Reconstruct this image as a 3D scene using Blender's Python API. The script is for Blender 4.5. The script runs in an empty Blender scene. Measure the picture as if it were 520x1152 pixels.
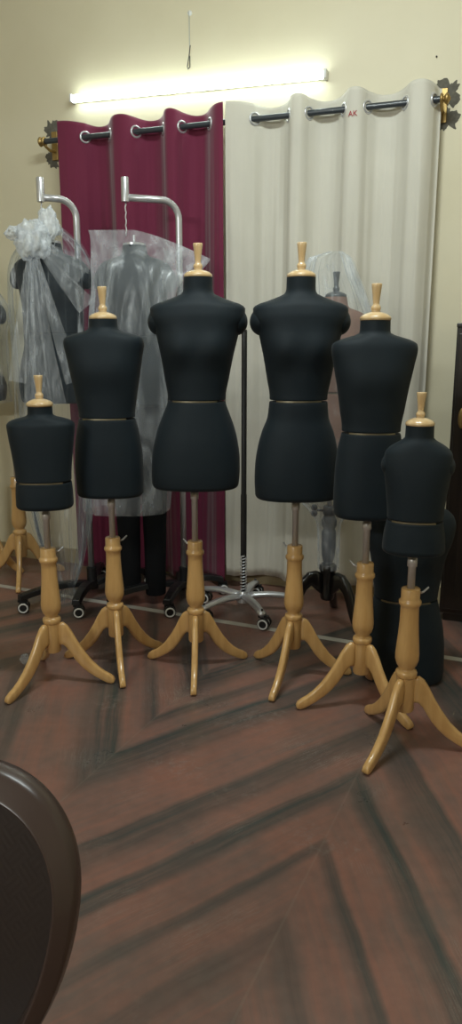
import bpy, bmesh, math, random
from mathutils import Vector, Matrix, noise as mnoise
random.seed(7)
sc = bpy.context.scene
COL = sc.collection
sc.view_settings.view_transform = 'Standard'
sc.view_settings.look = 'None'
sc.view_settings.exposure = 0.0

# ---------------------------------------------------------------- camera model
FPX = 832.0
PITCH = math.radians(12.6)
CH = 1.35

def ray(x, y):
    u = (x - 260) / FPX; v = (y - 576) / FPX
    return Vector((u, math.cos(PITCH) - v * math.sin(PITCH), -math.sin(PITCH) - v * math.cos(PITCH)))

def at(x, y, Y):
    """point of the photo pixel at distance Y in front of the camera"""
    d = ray(x, y); t = Y / d.y
    return Vector((d.x * t, Y, CH + d.z * t))

def ground(x, y, z=0.0):
    d = ray(x, y); t = (z - CH) / d.z
    return Vector((d.x * t, d.y * t, z))

def depth(Y, z):
    return Y * math.cos(PITCH) + (CH - z) * math.sin(PITCH)

def zat(y, Y):
    return at(260, y, Y).z

# back wall: runs obliquely, Y = 4.2 - 0.36 X
WK = 0.36
WL = math.hypot(1, WK)
WT = Vector((1 / WL, -WK / WL, 0))
WN = Vector((-WK / WL, -1 / WL, 0))          # into the room
WO = Vector((0, 4.2, 0))

def wp(s, d, z):
    return WO + WT * s + WN * d + Vector((0, 0, z))

def whit(x, y, d=0.0):
    """photo pixel on the plane d in front of the wall -> (s, z)"""
    r = ray(x, y); o = Vector((0, 0, CH)); p0 = WO + WN * d
    t = (p0 - Vector((0, 0, 0))).dot(WN) / r.dot(WN)
    p = o + r * t
    return (p - p0).dot(WT) if False else (Vector((p.x, p.y, 0)) - p0).dot(WT), p.z

WROT = math.atan2(WT.y, WT.x)

# ---------------------------------------------------------------- helpers
class MB:
    def __init__(self): self.v = []; self.f = []; self.sm = []
    def add(self, vs, fs, smooth=True, M=None):
        o = len(self.v)
        for p in vs:
            p = Vector(p)
            self.v.append(M @ p if M else p)
        for f in fs:
            self.f.append([i + o for i in f]); self.sm.append(smooth)
        return self
    def loft(self, rings, closed=True, cap0=True, cap1=True, smooth=True, M=None):
        n = len(rings[0]); vs = [p for r in rings for p in r]; fs = []
        for i in range(len(rings) - 1):
            for j in range(n if closed else n - 1):
                k = (j + 1) % n
                fs.append((i * n + j, i * n + k, (i + 1) * n + k, (i + 1) * n + j))
        if cap0: fs.append(tuple(range(n - 1, -1, -1)))
        if cap1: fs.append(tuple((len(rings) - 1) * n + j for j in range(n)))
        return self.add(vs, fs, smooth, M)
    def lathe(self, prof, n=28, M=None, cap=True):
        rings = [[(r * math.cos(2 * math.pi * j / n), r * math.sin(2 * math.pi * j / n), z) for j in range(n)] for r, z in prof]
        return self.loft(rings, True, cap, cap, True, M)
    def tube(self, pts, rad, n=12, cap=True):
        pts = [Vector(p) for p in pts]
        rs = rad if isinstance(rad, (list, tuple)) else [rad] * len(pts)
        t0 = (pts[1] - pts[0]).normalized()
        up = Vector((0, 0, 1)) if abs(t0.z) < .9 else Vector((1, 0, 0))
        a = t0.cross(up).normalized(); rings = []
        for i, p in enumerate(pts):
            t = ((pts[min(i + 1, len(pts) - 1)] - pts[max(i - 1, 0)])).normalized()
            a = (a - t * a.dot(t)).normalized(); b = t.cross(a)
            rings.append([p + (a * math.cos(2 * math.pi * j / n) + b * math.sin(2 * math.pi * j / n)) * rs[i] for j in range(n)])
        return self.loft(rings, True, cap, cap)
    def box(self, c, s, M=None):
        x, y, z = [q / 2 for q in s]; c = Vector(c)
        vs = [c + Vector((i * x, j * y, k * z)) for i in (-1, 1) for j in (-1, 1) for k in (-1, 1)]
        fs = [(0, 1, 3, 2), (4, 6, 7, 5), (0, 4, 5, 1), (2, 3, 7, 6), (0, 2, 6, 4), (1, 5, 7, 3)]
        return self.add(vs, fs, False, M)
    def torus(self, c, axis, R, r, n=24, m=8):
        c = Vector(c); ax = Vector(axis).normalized()
        a = ax.cross(Vector((0, 0, 1)) if abs(ax.z) < .9 else Vector((1, 0, 0))).normalized(); b = ax.cross(a)
        vs = []; fs = []
        for i in range(n):
            th = 2 * math.pi * i / n; d = a * math.cos(th) + b * math.sin(th)
            for j in range(m):
                ph = 2 * math.pi * j / m
                vs.append(c + d * (R + r * math.cos(ph)) + ax * r * math.sin(ph))
        for i in range(n):
            for j in range(m):
                fs.append((i * m + j, ((i + 1) % n) * m + j, ((i + 1) % n) * m + (j + 1) % m, i * m + (j + 1) % m))
        return self.add(vs, fs)
    def ellipsoid(self, c, r, n=24, m=14, M=None):
        rings = []
        for i in range(1, m):
            th = math.pi * i / m
            rings.append([(c[0] + r[0] * math.sin(th) * math.cos(2 * math.pi * j / n), c[1] + r[1] * math.sin(th) * math.sin(2 * math.pi * j / n), c[2] - r[2] * math.cos(th)) for j in range(n)])
        return self.loft(rings, True, True, True, True, M)
    def mesh(self, name, mat, bevel=0):
        me = bpy.data.meshes.new(name)
        me.from_pydata([tuple(p) for p in self.v], [], self.f)
        bm = bmesh.new(); bm.from_mesh(me)
        bmesh.ops.recalc_face_normals(bm, faces=bm.faces)
        bm.to_mesh(me); bm.free()
        for p, s in zip(me.polygons, self.sm): p.use_smooth = s
        for e in me.edges: pass
        if mat: me.materials.append(mat)
        me.update()
        return me
    def build(self, name, mat, parent=None, bevel=0, auto=None):
        me = self.mesh(name, mat)
        o = link(name, me, parent)
        if bevel:
            b = o.modifiers.new('bevel', 'BEVEL'); b.width = bevel; b.segments = 2; b.limit_method = 'ANGLE'
        if auto:
            sharp_edges(me, auto)
        return o

def sharp_edges(me, deg):
    bm = bmesh.new(); bm.from_mesh(me)
    lim = math.radians(deg)
    for e in bm.edges:
        if len(e.link_faces) == 2 and e.calc_face_angle(0) > lim: e.smooth = False
    bm.to_mesh(me); bm.free()

def link(name, data, parent=None, loc=(0, 0, 0), rz=0):
    o = bpy.data.objects.new(name, data); COL.objects.link(o)
    o.location = loc; o.rotation_euler = (0, 0, rz)
    if parent: o.parent = parent
    return o

def tag(o, label, cat, group=None):
    o['label'] = label; o['category'] = cat
    if group: o['group'] = group
    return o

def thing(name, label, cat, loc=(0, 0, 0), rz=0, group=None):
    return tag(link(name, None, None, loc, rz), label, cat, group)

def struct(name, mb, mat):
    o = mb.build(name, mat); o['kind'] = 'structure'; return o

def pchip(xs, ys):
    n = len(xs); h = [xs[i + 1] - xs[i] for i in range(n - 1)]; d = [(ys[i + 1] - ys[i]) / h[i] for i in range(n - 1)]
    m = [d[0]] + [0] * (n - 2) + [d[-1]]
    for i in range(1, n - 1):
        if d[i - 1] * d[i] > 0:
            w1 = 2 * h[i] + h[i - 1]; w2 = h[i] + 2 * h[i - 1]
            m[i] = (w1 + w2) / (w1 / d[i - 1] + w2 / d[i])
    def f(x):
        if x <= xs[0]: return ys[0]
        if x >= xs[-1]: return ys[-1]
        i = 0
        while x > xs[i + 1]: i += 1
        t = (x - xs[i]) / h[i]
        return (ys[i] * (1 + 2 * t) * (1 - t) ** 2 + h[i] * m[i] * t * (1 - t) ** 2 + ys[i + 1] * t * t * (3 - 2 * t) + h[i] * m[i + 1] * t * t * (t - 1))
    return f

def sgnpow(a, e): return math.copysign(abs(a) ** e, a)

# ---------------------------------------------------------------- materials
def newmat(name):
    m = bpy.data.materials.new(name); m.use_nodes = True
    nt = m.node_tree; b = nt.nodes['Principled BSDF']
    return m, nt, b

def N(nt, t, **kw):
    n = nt.nodes.new(t)
    for k, v in kw.items(): setattr(n, k, v)
    return n

def srgb(r, g, b):
    f = lambda c: (c / 255 / 12.92) if c / 255 <= .04045 else ((c / 255 + .055) / 1.055) ** 2.4
    return (f(r), f(g), f(b), 1)

def math_node(nt, op, a, b=None, c=None):
    n = N(nt, 'ShaderNodeMath', operation=op)
    for i, q in enumerate((a, b, c)):
        if q is None: continue
        if isinstance(q, (int, float)): n.inputs[i].default_value = q
        else: nt.links.new(q, n.inputs[i])
    return n.outputs[0]

def simple(name, col, rough=.5, metal=0, coat=0, sheen=0, noise=0, nscale=20, bump=0, bscale=200, spec=.5):
    m, nt, b = newmat(name)
    b.inputs['Roughness'].default_value = rough; b.inputs['Metallic'].default_value = metal
    b.inputs['Coat Weight'].default_value = coat; b.inputs['Sheen Weight'].default_value = sheen
    b.inputs['Specular IOR Level'].default_value = spec
    tc = N(nt, 'ShaderNodeTexCoord')
    nz = N(nt, 'ShaderNodeTexNoise'); nz.inputs['Scale'].default_value = nscale; nz.inputs['Detail'].default_value = 5
    nt.links.new(tc.outputs['Object'], nz.inputs['Vector'])
    mx = N(nt, 'ShaderNodeMix', data_type='RGBA')
    mx.inputs[6].default_value = tuple(c * (1 - noise) for c in col[:3]) + (1,)
    mx.inputs[7].default_value = tuple(min(1, c * (1 + noise)) for c in col[:3]) + (1,)
    nt.links.new(nz.outputs['Fac'], mx.inputs[0]); nt.links.new(mx.outputs[2], b.inputs['Base Color'])
    if bump:
        n2 = N(nt, 'ShaderNodeTexNoise'); n2.inputs['Scale'].default_value = bscale; n2.inputs['Detail'].default_value = 3
        nt.links.new(tc.outputs['Object'], n2.inputs['Vector'])
        bp = N(nt, 'ShaderNodeBump'); bp.inputs['Strength'].default_value = bump; bp.inputs['Distance'].default_value = .002
        nt.links.new(n2.outputs['Fac'], bp.inputs['Height']); nt.links.new(bp.outputs[0], b.inputs['Normal'])
    return m

def wood(name, c1, c2, rough=.28):
    m, nt, b = newmat(name)
    tc = N(nt, 'ShaderNodeTexCoord'); mp = N(nt, 'ShaderNodeMapping'); mp.inputs['Scale'].default_value = (1, 1, .16)
    nt.links.new(tc.outputs['Object'], mp.inputs['Vector'])
    nz = N(nt, 'ShaderNodeTexNoise'); nz.inputs['Scale'].default_value = 42; nz.inputs['Detail'].default_value = 4; nz.inputs['Distortion'].default_value = 1.2
    nt.links.new(mp.outputs[0], nz.inputs['Vector'])
    wv = N(nt, 'ShaderNodeTexWave'); wv.inputs['Scale'].default_value = 6; wv.inputs['Distortion'].default_value = 12; wv.inputs['Detail'].default_value = 2
    nt.links.new(mp.outputs[0], wv.inputs['Vector'])
    f = math_node(nt, 'ADD', math_node(nt, 'MULTIPLY', nz.outputs['Fac'], .8), math_node(nt, 'MULTIPLY', wv.outputs['Fac'], .2))
    cr = N(nt, 'ShaderNodeValToRGB'); cr.color_ramp.elements[0].color = c1; cr.color_ramp.elements[1].color = c2
    cr.color_ramp.elements[0].position = .25; cr.color_ramp.elements[1].position = .75
    nt.links.new(f, cr.inputs[0]); nt.links.new(cr.outputs[0], b.inputs['Base Color'])
    b.inputs['Roughness'].default_value = rough; b.inputs['Coat Weight'].default_value = .6; b.inputs['Coat Roughness'].default_value = .12
    return m

def wall_mat():
    m, nt, b = newmat('cream_wall_paint')
    tc = N(nt, 'ShaderNodeTexCoord')
    n1 = N(nt, 'ShaderNodeTexNoise'); n1.inputs['Scale'].default_value = 1.3; n1.inputs['Detail'].default_value = 6
    nt.links.new(tc.outputs['Object'], n1.inputs['Vector'])
    cr = N(nt, 'ShaderNodeValToRGB')
    cr.color_ramp.elements[0].color = srgb(212, 203, 174); cr.color_ramp.elements[1].color = srgb(222, 214, 188)
    cr.color_ramp.elements[0].position = .3; cr.color_ramp.elements[1].position = .7
    nt.links.new(n1.outputs['Fac'], cr.inputs[0]); nt.links.new(cr.outputs[0], b.inputs['Base Color'])
    n2 = N(nt, 'ShaderNodeTexNoise'); n2.inputs['Scale'].default_value = 25; n2.inputs['Detail'].default_value = 6
    nt.links.new(tc.outputs['Object'], n2.inputs['Vector'])
    bp = N(nt, 'ShaderNodeBump'); bp.inputs['Strength'].default_value = .15; bp.inputs['Distance'].default_value = .004
    nt.links.new(n2.outputs['Fac'], bp.inputs['Height']); nt.links.new(bp.outputs[0], b.inputs['Normal'])
    b.inputs['Roughness'].default_value = .6
    return m

def floor_mat():
    m, nt, b = newmat('red_marble_with_chevron_veins')
    L = nt.links.new
    tc = N(nt, 'ShaderNodeTexCoord')
    nd = N(nt, 'ShaderNodeTexNoise'); nd.inputs['Scale'].default_value = 2.2; nd.inputs['Detail'].default_value = 5
    L(tc.outputs['Object'], nd.inputs['Vector'])
    sx = N(nt, 'ShaderNodeSeparateXYZ'); L(tc.outputs['Object'], sx.inputs[0])
    x = math_node(nt, 'SUBTRACT', sx.outputs[0], .245); y = math_node(nt, 'SUBTRACT', sx.outputs[1], 1.786)
    al = math_node(nt, 'ADD', math_node(nt, 'MULTIPLY', x, .411), math_node(nt, 'MULTIPLY', y, .911))
    pe = math_node(nt, 'ADD', math_node(nt, 'MULTIPLY', x, .911), math_node(nt, 'MULTIPLY', y, -.411))
    pp = math_node(nt, 'PINGPONG', pe, .785)
    v = math_node(nt, 'ADD', al, math_node(nt, 'MULTIPLY', pp, 1.732))
    dist = math_node(nt, 'MULTIPLY', math_node(nt, 'SUBTRACT', nd.outputs['Fac'], .5), .1)
    v = math_node(nt, 'ADD', v, dist)
    vn = math_node(nt, 'DIVIDE', math_node(nt, 'ADD', v, 1.0), 5.0)
    cr = N(nt, 'ShaderNodeValToRGB'); r = cr.color_ramp
    # dark band list: (centre v, half width, strength)
    bands = [(-.62, .05, .6), (-.33, .07, .6), (0, .04, .85), (.36, .075, 1.), (.70, .12, .85), (1.42, .16, 1.), (1.78, .06, .8), (2.15, .14, 1.), (2.75, .1, .9), (3.3, .14, .9)]
    els = []
    for c, h, s in bands:
        els += [(c - h * 1.3, 0), (c - h * .55, s * .8), (c + h * .8, s)]
        els += [(c + h * 1.1, 0)]
    els = [((p + 1) / 5, q) for p, q in els if 0 < (p + 1) / 5 < 1][:32]
    while len(r.elements) < min(32, len(els)): r.elements.new(.5)
    for e, (p, q) in zip(r.elements, els):
        e.position = p
    for e, (p, q) in zip(r.elements, els):
        e.position = p; e.color = (q, q, q, 1)
    L(vn, cr.inputs[0])
    # streak noise along the bands
    cb = N(nt, 'ShaderNodeCombineXYZ'); L(math_node(nt, 'MULTIPLY', v, 22.), cb.inputs[0]); L(math_node(nt, 'MULTIPLY', al, 1.6), cb.inputs[1]); L(math_node(nt, 'MULTIPLY', pe, 1.2), cb.inputs[2])
    n3 = N(nt, 'ShaderNodeTexNoise'); n3.inputs['Scale'].default_value = 1.0; n3.inputs['Detail'].default_value = 7; n3.inputs['Roughness'].default_value = .65
    L(cb.outputs[0], n3.inputs['Vector'])
    st = N(nt, 'ShaderNodeMapRange'); L(n3.outputs['Fac'], st.inputs[0]); st.inputs[1].default_value = .35; st.inputs[2].default_value = .7; st.inputs[3].default_value = .4; st.inputs[4].default_value = 1.2
    dark = N(nt, 'ShaderNodeMath', operation='MULTIPLY', use_clamp=True); L(cr.outputs[0], dark.inputs[0]); L(st.outputs[0], dark.inputs[1])
    # red base with cloudy tone
    n4 = N(nt, 'ShaderNodeTexNoise'); n4.inputs['Scale'].default_value = 3.2; n4.inputs['Detail'].default_value = 8; n4.inputs['Roughness'].default_value = .6
    L(tc.outputs['Object'], n4.inputs['Vector'])
    base = N(nt, 'ShaderNodeValToRGB')
    base.color_ramp.elements[0].position = .38; base.color_ramp.elements[0].color = srgb(116, 97, 90)
    base.color_ramp.elements[1].position = .62; base.color_ramp.elements[1].color = srgb(146, 102, 88)
    mixn = math_node(nt, 'ADD', math_node(nt, 'MULTIPLY', n4.outputs['Fac'], .6), math_node(nt, 'MULTIPLY', n3.outputs['Fac'], .4))
    L(mixn, base.inputs[0])
    mx = N(nt, 'ShaderNodeMix', data_type='RGBA'); L(dark.outputs[0], mx.inputs[0]); L(base.outputs[0], mx.inputs[6]); mx.inputs[7].default_value = srgb(62, 70, 68)
    # pale scratches / calcite veins
    n5 = N(nt, 'ShaderNodeTexNoise'); n5.inputs['Scale'].default_value = 2.1; n5.inputs['Detail'].default_value = 9; n5.inputs['Roughness'].default_value = .7
    L(cb.outputs[0], n5.inputs['Vector'])
    ab = math_node(nt, 'ABSOLUTE', math_node(nt, 'SUBTRACT', n5.outputs['Fac'], .5))
    ve = N(nt, 'ShaderNodeMapRange'); L(ab, ve.inputs[0]); ve.inputs[1].default_value = 0; ve.inputs[2].default_value = .014; ve.inputs[3].default_value = .6; ve.inputs[4].default_value = 0
    n6 = N(nt, 'ShaderNodeTexNoise'); n6.inputs['Scale'].default_value = 2.5
    L(tc.outputs['Object'], n6.inputs['Vector'])
    vm = N(nt, 'ShaderNodeMapRange'); L(n6.outputs['Fac'], vm.inputs[0]); vm.inputs[1].default_value = .52; vm.inputs[2].default_value = .7
    vf = math_node(nt, 'MULTIPLY', ve.outputs[0], vm.outputs[0])
    mx2 = N(nt, 'ShaderNodeMix', data_type='RGBA'); L(vf, mx2.inputs[0]); L(mx.outputs[2], mx2.inputs[6]); mx2.inputs[7].default_value = srgb(170, 168, 158)
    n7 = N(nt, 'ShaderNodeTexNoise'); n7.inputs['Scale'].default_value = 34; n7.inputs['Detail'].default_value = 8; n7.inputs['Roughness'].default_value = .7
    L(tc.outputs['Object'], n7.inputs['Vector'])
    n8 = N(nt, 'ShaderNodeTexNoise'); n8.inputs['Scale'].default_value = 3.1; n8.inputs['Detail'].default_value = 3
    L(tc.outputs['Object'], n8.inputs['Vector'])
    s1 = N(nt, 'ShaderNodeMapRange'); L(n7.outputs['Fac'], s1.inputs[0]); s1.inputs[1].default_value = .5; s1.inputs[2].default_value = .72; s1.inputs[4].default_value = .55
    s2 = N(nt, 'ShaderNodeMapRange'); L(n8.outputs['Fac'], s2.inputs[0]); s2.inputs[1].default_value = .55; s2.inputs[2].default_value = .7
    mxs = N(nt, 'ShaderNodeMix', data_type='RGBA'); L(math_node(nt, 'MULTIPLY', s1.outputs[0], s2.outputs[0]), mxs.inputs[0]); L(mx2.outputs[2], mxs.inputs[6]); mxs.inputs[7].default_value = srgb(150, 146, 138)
    n9 = N(nt, 'ShaderNodeTexNoise'); n9.inputs['Scale'].default_value = 24; n9.inputs['Detail'].default_value = 4
    L(tc.outputs['Object'], n9.inputs['Vector'])
    s3 = N(nt, 'ShaderNodeMapRange'); L(n9.outputs['Fac'], s3.inputs[0]); s3.inputs[1].default_value = .3; s3.inputs[2].default_value = .7; s3.inputs[3].default_value = .86; s3.inputs[4].default_value = 1.0
    mxt = N(nt, 'ShaderNodeMix', data_type='RGBA', blend_type='MULTIPLY'); mxt.inputs[0].default_value = 1; L(mxs.outputs[2], mxt.inputs[6]); L(s3.outputs[0], mxt.inputs[7])
    mx2 = mxt
    # slab joint along the seams
    se = math_node(nt, 'LESS_THAN', math_node(nt, 'MINIMUM', pp, math_node(nt, 'SUBTRACT', .785, pp)), .003)
    mx3 = N(nt, 'ShaderNodeMix', data_type='RGBA'); L(math_node(nt, 'MULTIPLY', se, .12), mx3.inputs[0]); L(mx2.outputs[2], mx3.inputs[6]); mx3.inputs[7].default_value = srgb(150, 140, 125)
    # dirty cloudy border against the wall
    L(mx3.outputs[2], b.inputs['Base Color'])
    rr = N(nt, 'ShaderNodeMapRange'); L(n4.outputs['Fac'], rr.inputs[0]); rr.inputs[1].default_value = .3; rr.inputs[2].default_value = .75; rr.inputs[3].default_value = .26; rr.inputs[4].default_value = .46
    L(rr.outputs[0], b.inputs['Roughness'])
    b.inputs['Specular IOR Level'].default_value = .45
    return m

def plastic_film(name, base=.16, tint=(.85, .9, .95), streak=(30, 30, 2.5), gain=.5, lo=.45):
    m, nt, b = newmat(name); L = nt.links.new
    out = nt.nodes['Material Output']
    tc = N(nt, 'ShaderNodeTexCoord'); mp = N(nt, 'ShaderNodeMapping'); mp.inputs['Scale'].default_value = streak
    L(tc.outputs['Object'], mp.inputs[0])
    nz = N(nt, 'ShaderNodeTexNoise'); nz.inputs['Scale'].default_value = 1; nz.inputs['Detail'].default_value = 5; nz.inputs['Roughness'].default_value = .6; nz.inputs['Distortion'].default_value = .6
    L(mp.outputs[0], nz.inputs['Vector'])
    lw = N(nt, 'ShaderNodeLayerWeight'); lw.inputs[0].default_value = .35
    pw = math_node(nt, 'POWER', lw.outputs['Facing'], 2.0)
    mr = N(nt, 'ShaderNodeMapRange'); L(nz.outputs['Fac'], mr.inputs[0]); mr.inputs[1].default_value = lo; mr.inputs[2].default_value = .78; mr.inputs[3].default_value = 0; mr.inputs[4].default_value = gain
    fac = N(nt, 'ShaderNodeMath', operation='ADD', use_clamp=True)
    L(math_node(nt, 'ADD', mr.outputs[0], base), fac.inputs[0]); L(math_node(nt, 'MULTIPLY', pw, .4), fac.inputs[1])
    tr = N(nt, 'ShaderNodeBsdfTransparent'); tr.inputs[0].default_value = (.96, .97, .98, 1)
    b.inputs['Base Color'].default_value = tint + (1,); b.inputs['Roughness'].default_value = .22
    b.inputs['Specular IOR Level'].default_value = .8
    bp = N(nt, 'ShaderNodeBump'); bp.inputs['Strength'].default_value = .6; bp.inputs['Distance'].default_value = .01
    L(nz.outputs['Fac'], bp.inputs['Height']); L(bp.outputs[0], b.inputs['Normal'])
    ms = N(nt, 'ShaderNodeMixShader'); L(fac.outputs[0], ms.inputs[0]); L(tr.outputs[0], ms.inputs[1]); L(b.outputs[0], ms.inputs[2])
    L(ms.outputs[0], out.inputs[0])
    return m

def cloth_mat(name, col, trans=0.0, rough=.8, sheen=.2):
    m, nt, b = newmat(name); L = nt.links.new
    b.inputs['Roughness'].default_value = rough; b.inputs['Sheen Weight'].default_value = sheen
    tc = N(nt, 'ShaderNodeTexCoord')
    nz = N(nt, 'ShaderNodeTexNoise'); nz.inputs['Scale'].default_value = 3; nz.inputs['Detail'].default_value = 4
    L(tc.outputs['Object'], nz.inputs['Vector'])
    mx = N(nt, 'ShaderNodeMix', data_type='RGBA'); L(nz.outputs['Fac'], mx.inputs[0])
    mx.inputs[6].default_value = tuple(c * .88 for c in col[:3]) + (1,); mx.inputs[7].default_value = tuple(min(1, c * 1.1) for c in col[:3]) + (1,)
    L(mx.outputs[2], b.inputs['Base Color'])
    n2 = N(nt, 'ShaderNodeTexNoise'); n2.inputs['Scale'].default_value = 500
    L(tc.outputs['Object'], n2.inputs['Vector'])
    bp = N(nt, 'ShaderNodeBump'); bp.inputs['Strength'].default_value = .2; bp.inputs['Distance'].default_value = .001
    L(n2.outputs['Fac'], bp.inputs['Height']); L(bp.outputs[0], b.inputs['Normal'])
    if trans:
        tl = N(nt, 'ShaderNodeBsdfTranslucent'); L(mx.outputs[2], tl.inputs[0])
        ms = N(nt, 'ShaderNodeMixShader'); ms.inputs[0].default_value = trans
        L(b.outputs[0], ms.inputs[1]); L(tl.outputs[0], ms.inputs[2]); L(ms.outputs[0], nt.nodes['Material Output'].inputs[0])
    return m

M_BLACK = simple('black_jersey_fabric', srgb(20, 31, 38), .62, sheen=.05, noise=.15, nscale=9, bump=.25, bscale=700, spec=.25)
M_BLACK2 = simple('black_trouser_fabric', srgb(14, 15, 18), .9, noise=.2, bump=.2, bscale=400, spec=.2)
M_WOOD = wood('varnished_beech', srgb(196, 152, 94), srgb(214, 172, 112))
M_CAPW = wood('varnished_beech_cap', srgb(208, 174, 124), srgb(228, 200, 156))
M_CHROME = simple('chrome_metal', srgb(205, 206, 210), .3, .65, noise=.05)
M_POLE = simple('brushed_steel_tube', srgb(196, 190, 186), .35, .35)
M_BAND = simple('brass_waist_band', srgb(128, 120, 100), .42, .85, noise=.25, nscale=30)
M_GOLD = simple('antique_gold_metal', srgb(168, 142, 92), .45, .9, noise=.3, nscale=60)
M_ROD = simple('dark_grey_rod_paint', srgb(52, 58, 64), .35, noise=.1, coat=.3)
M_PLBLK = simple('black_hard_plastic', srgb(24, 24, 26), .4, noise=.15)
M_WHITE = simple('white_plastic', srgb(222, 222, 220), .4, noise=.03)
M_DARKW = simple('black_lacquered_wood', srgb(16, 14, 14), .3, noise=.3, coat=.5)
M_GREYST = simple('grey_filmed_wood', srgb(70, 74, 80), .35, noise=.3, nscale=40, coat=.6)
M_FLESH = simple('beige_form_fabric', srgb(134, 102, 88), .8, noise=.1, nscale=10, bump=.15, bscale=500)
M_MAROON = cloth_mat('maroon_curtain_cloth', srgb(114, 26, 62), .08, sheen=.35)
M_CREAM = cloth_mat('ivory_curtain_cloth', srgb(226, 222, 210), .2)
M_FILM = plastic_film('clear_polythene', .03, streak=(26, 26, 2), gain=.55, lo=.58)
M_FILM2 = plastic_film('clear_polythene_cover', .12, streak=(9, 9, 3), gain=.4)
M_FILM3 = plastic_film('thin_clear_polythene', .08, streak=(14, 14, 6), gain=.35, lo=.5)
M_FOLD = plastic_film('folded_polythene', .14, streak=(40, 40, 8), gain=.3)
M_KNOT = plastic_film('bunched_polythene', .38, streak=(25, 25, 25), gain=.4)
M_BROWN = simple('brown_moulded_plastic', srgb(74, 60, 56), .27, noise=.06, spec=.5)
M_CEMENT = simple('raw_cement', srgb(98, 95, 86), .95, noise=.5, nscale=60, bump=.8, bscale=60)
M_CAB = wood('dark_stained_cabinet_wood', srgb(20, 16, 14), srgb(36, 28, 24), .35)
M_RED = simple('red_ink', srgb(170, 50, 60), .8)
M_WALL = wall_mat()
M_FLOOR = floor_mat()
M_SKIRT = simple('beige_skirting_tile', srgb(168, 152, 118), .4, noise=.25, nscale=6)
M_STRIP = simple('pale_marble_strip', srgb(185, 180, 170), .45, noise=.25, nscale=12)
M_CEIL = simple('white_ceiling_paint', srgb(225, 222, 210), .8, noise=.03)
M_CORD = simple('pale_cord', srgb(190, 190, 185), .6)

def emit(name, col, s):
    m, nt, b = newmat(name)
    b.inputs['Base Color'].default_value = (.9, .9, .9, 1)
    b.inputs['Emission Color'].default_value = col; b.inputs['Emission Strength'].default_value = s
    return m
M_TUBE = emit('lit_tube_diffuser', (.86, 1, .94, 1), 20)

# weave pattern for the plastic chair panel
def weave_mat():
    m, nt, b = newmat('brown_plastic_basket_weave'); L = nt.links.new
    tc = N(nt, 'ShaderNodeTexCoord'); mp = N(nt, 'ShaderNodeMapping'); mp.inputs['Rotation'].default_value = (0, math.radians(45), 0)
    mp.inputs['Scale'].default_value = (36, 1, 36); L(tc.outputs['Object'], mp.inputs[0])
    ck = N(nt, 'ShaderNodeTexChecker'); ck.inputs['Scale'].default_value = 1; L(mp.outputs[0], ck.inputs[0])
    w1 = N(nt, 'ShaderNodeTexWave', bands_direction='X'); w1.inputs['Scale'].default_value = .95; L(mp.outputs[0], w1.inputs[0])
    w2 = N(nt, 'ShaderNodeTexWave', bands_direction='Z'); w2.inputs['Scale'].default_value = .95; L(mp.outputs[0], w2.inputs[0])
    mx = N(nt, 'ShaderNodeMix', data_type='FLOAT'); L(ck.outputs['Fac'], mx.inputs[0]); L(w1.outputs['Fac'], mx.inputs[2]); L(w2.outputs['Fac'], mx.inputs[3])
    bp = N(nt, 'ShaderNodeBump'); bp.inputs['Strength'].default_value = .07; bp.inputs['Distance'].default_value = .002
    L(mx.outputs[0], bp.inputs['Height']); L(bp.outputs[0], b.inputs['Normal'])
    b.inputs['Base Color'].default_value = srgb(44, 34, 31); b.inputs['Roughness'].default_value = .45
    return m
M_WEAVE = weave_mat()

# ---------------------------------------------------------------- room shell
S0, S1, DB, HC = -2.7, 2.7, 6.6, 3.45
def quad(ps): return MB().add(ps, [(0, 1, 2, 3)], False)
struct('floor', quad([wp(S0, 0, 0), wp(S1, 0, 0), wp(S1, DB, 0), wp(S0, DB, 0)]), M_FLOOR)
struct('ceiling', quad([wp(S0, 0, HC), wp(S1, 0, HC), wp(S1, DB, HC), wp(S0, DB, HC)]), M_CEIL)
struct('wall_back', quad([wp(S0, 0, 0), wp(S1, 0, 0), wp(S1, 0, HC), wp(S0, 0, HC)]), M_WALL)
struct('wall_left', quad([wp(S0, 0, 0), wp(S0, DB, 0), wp(S0, DB, HC), wp(S0, 0, HC)]), M_WALL)
struct('wall_right', quad([wp(S1, 0, 0), wp(S1, DB, 0), wp(S1, DB, HC), wp(S1, 0, HC)]), M_WALL)
struct('wall_front', quad([wp(S0, DB, 0), wp(S1, DB, 0), wp(S1, DB, HC), wp(S0, DB, HC)]), M_WALL)
WM = Matrix.Translation(WO) @ Matrix.Rotation(WROT, 4, 'Z')     # wall frame: x along, -y into the room, z up
struct('baseboard_back', MB().box((0, -.008, .045), (5.4, .016, .09), WM), M_SKIRT)
# pale marble strip set in the floor in front of the wall
pa, pb = ground(0, 659), ground(516, 742)
dv = (pb - pa).normalized(); pa2 = pa - dv * .7; pb2 = pb + dv * .8; nv = Vector((-dv.y, dv.x, 0)) * .02
struct('trim_1', MB().loft([[pa2 - nv, pa2 + nv, pa2 + nv + Vector((0, 0, .0015)), pa2 - nv + Vector((0, 0, .0015))], [pb2 - nv, pb2 + nv, pb2 + nv + Vector((0, 0, .0015)), pb2 - nv + Vector((0, 0, .0015))]], smooth=False), M_STRIP)

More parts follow.
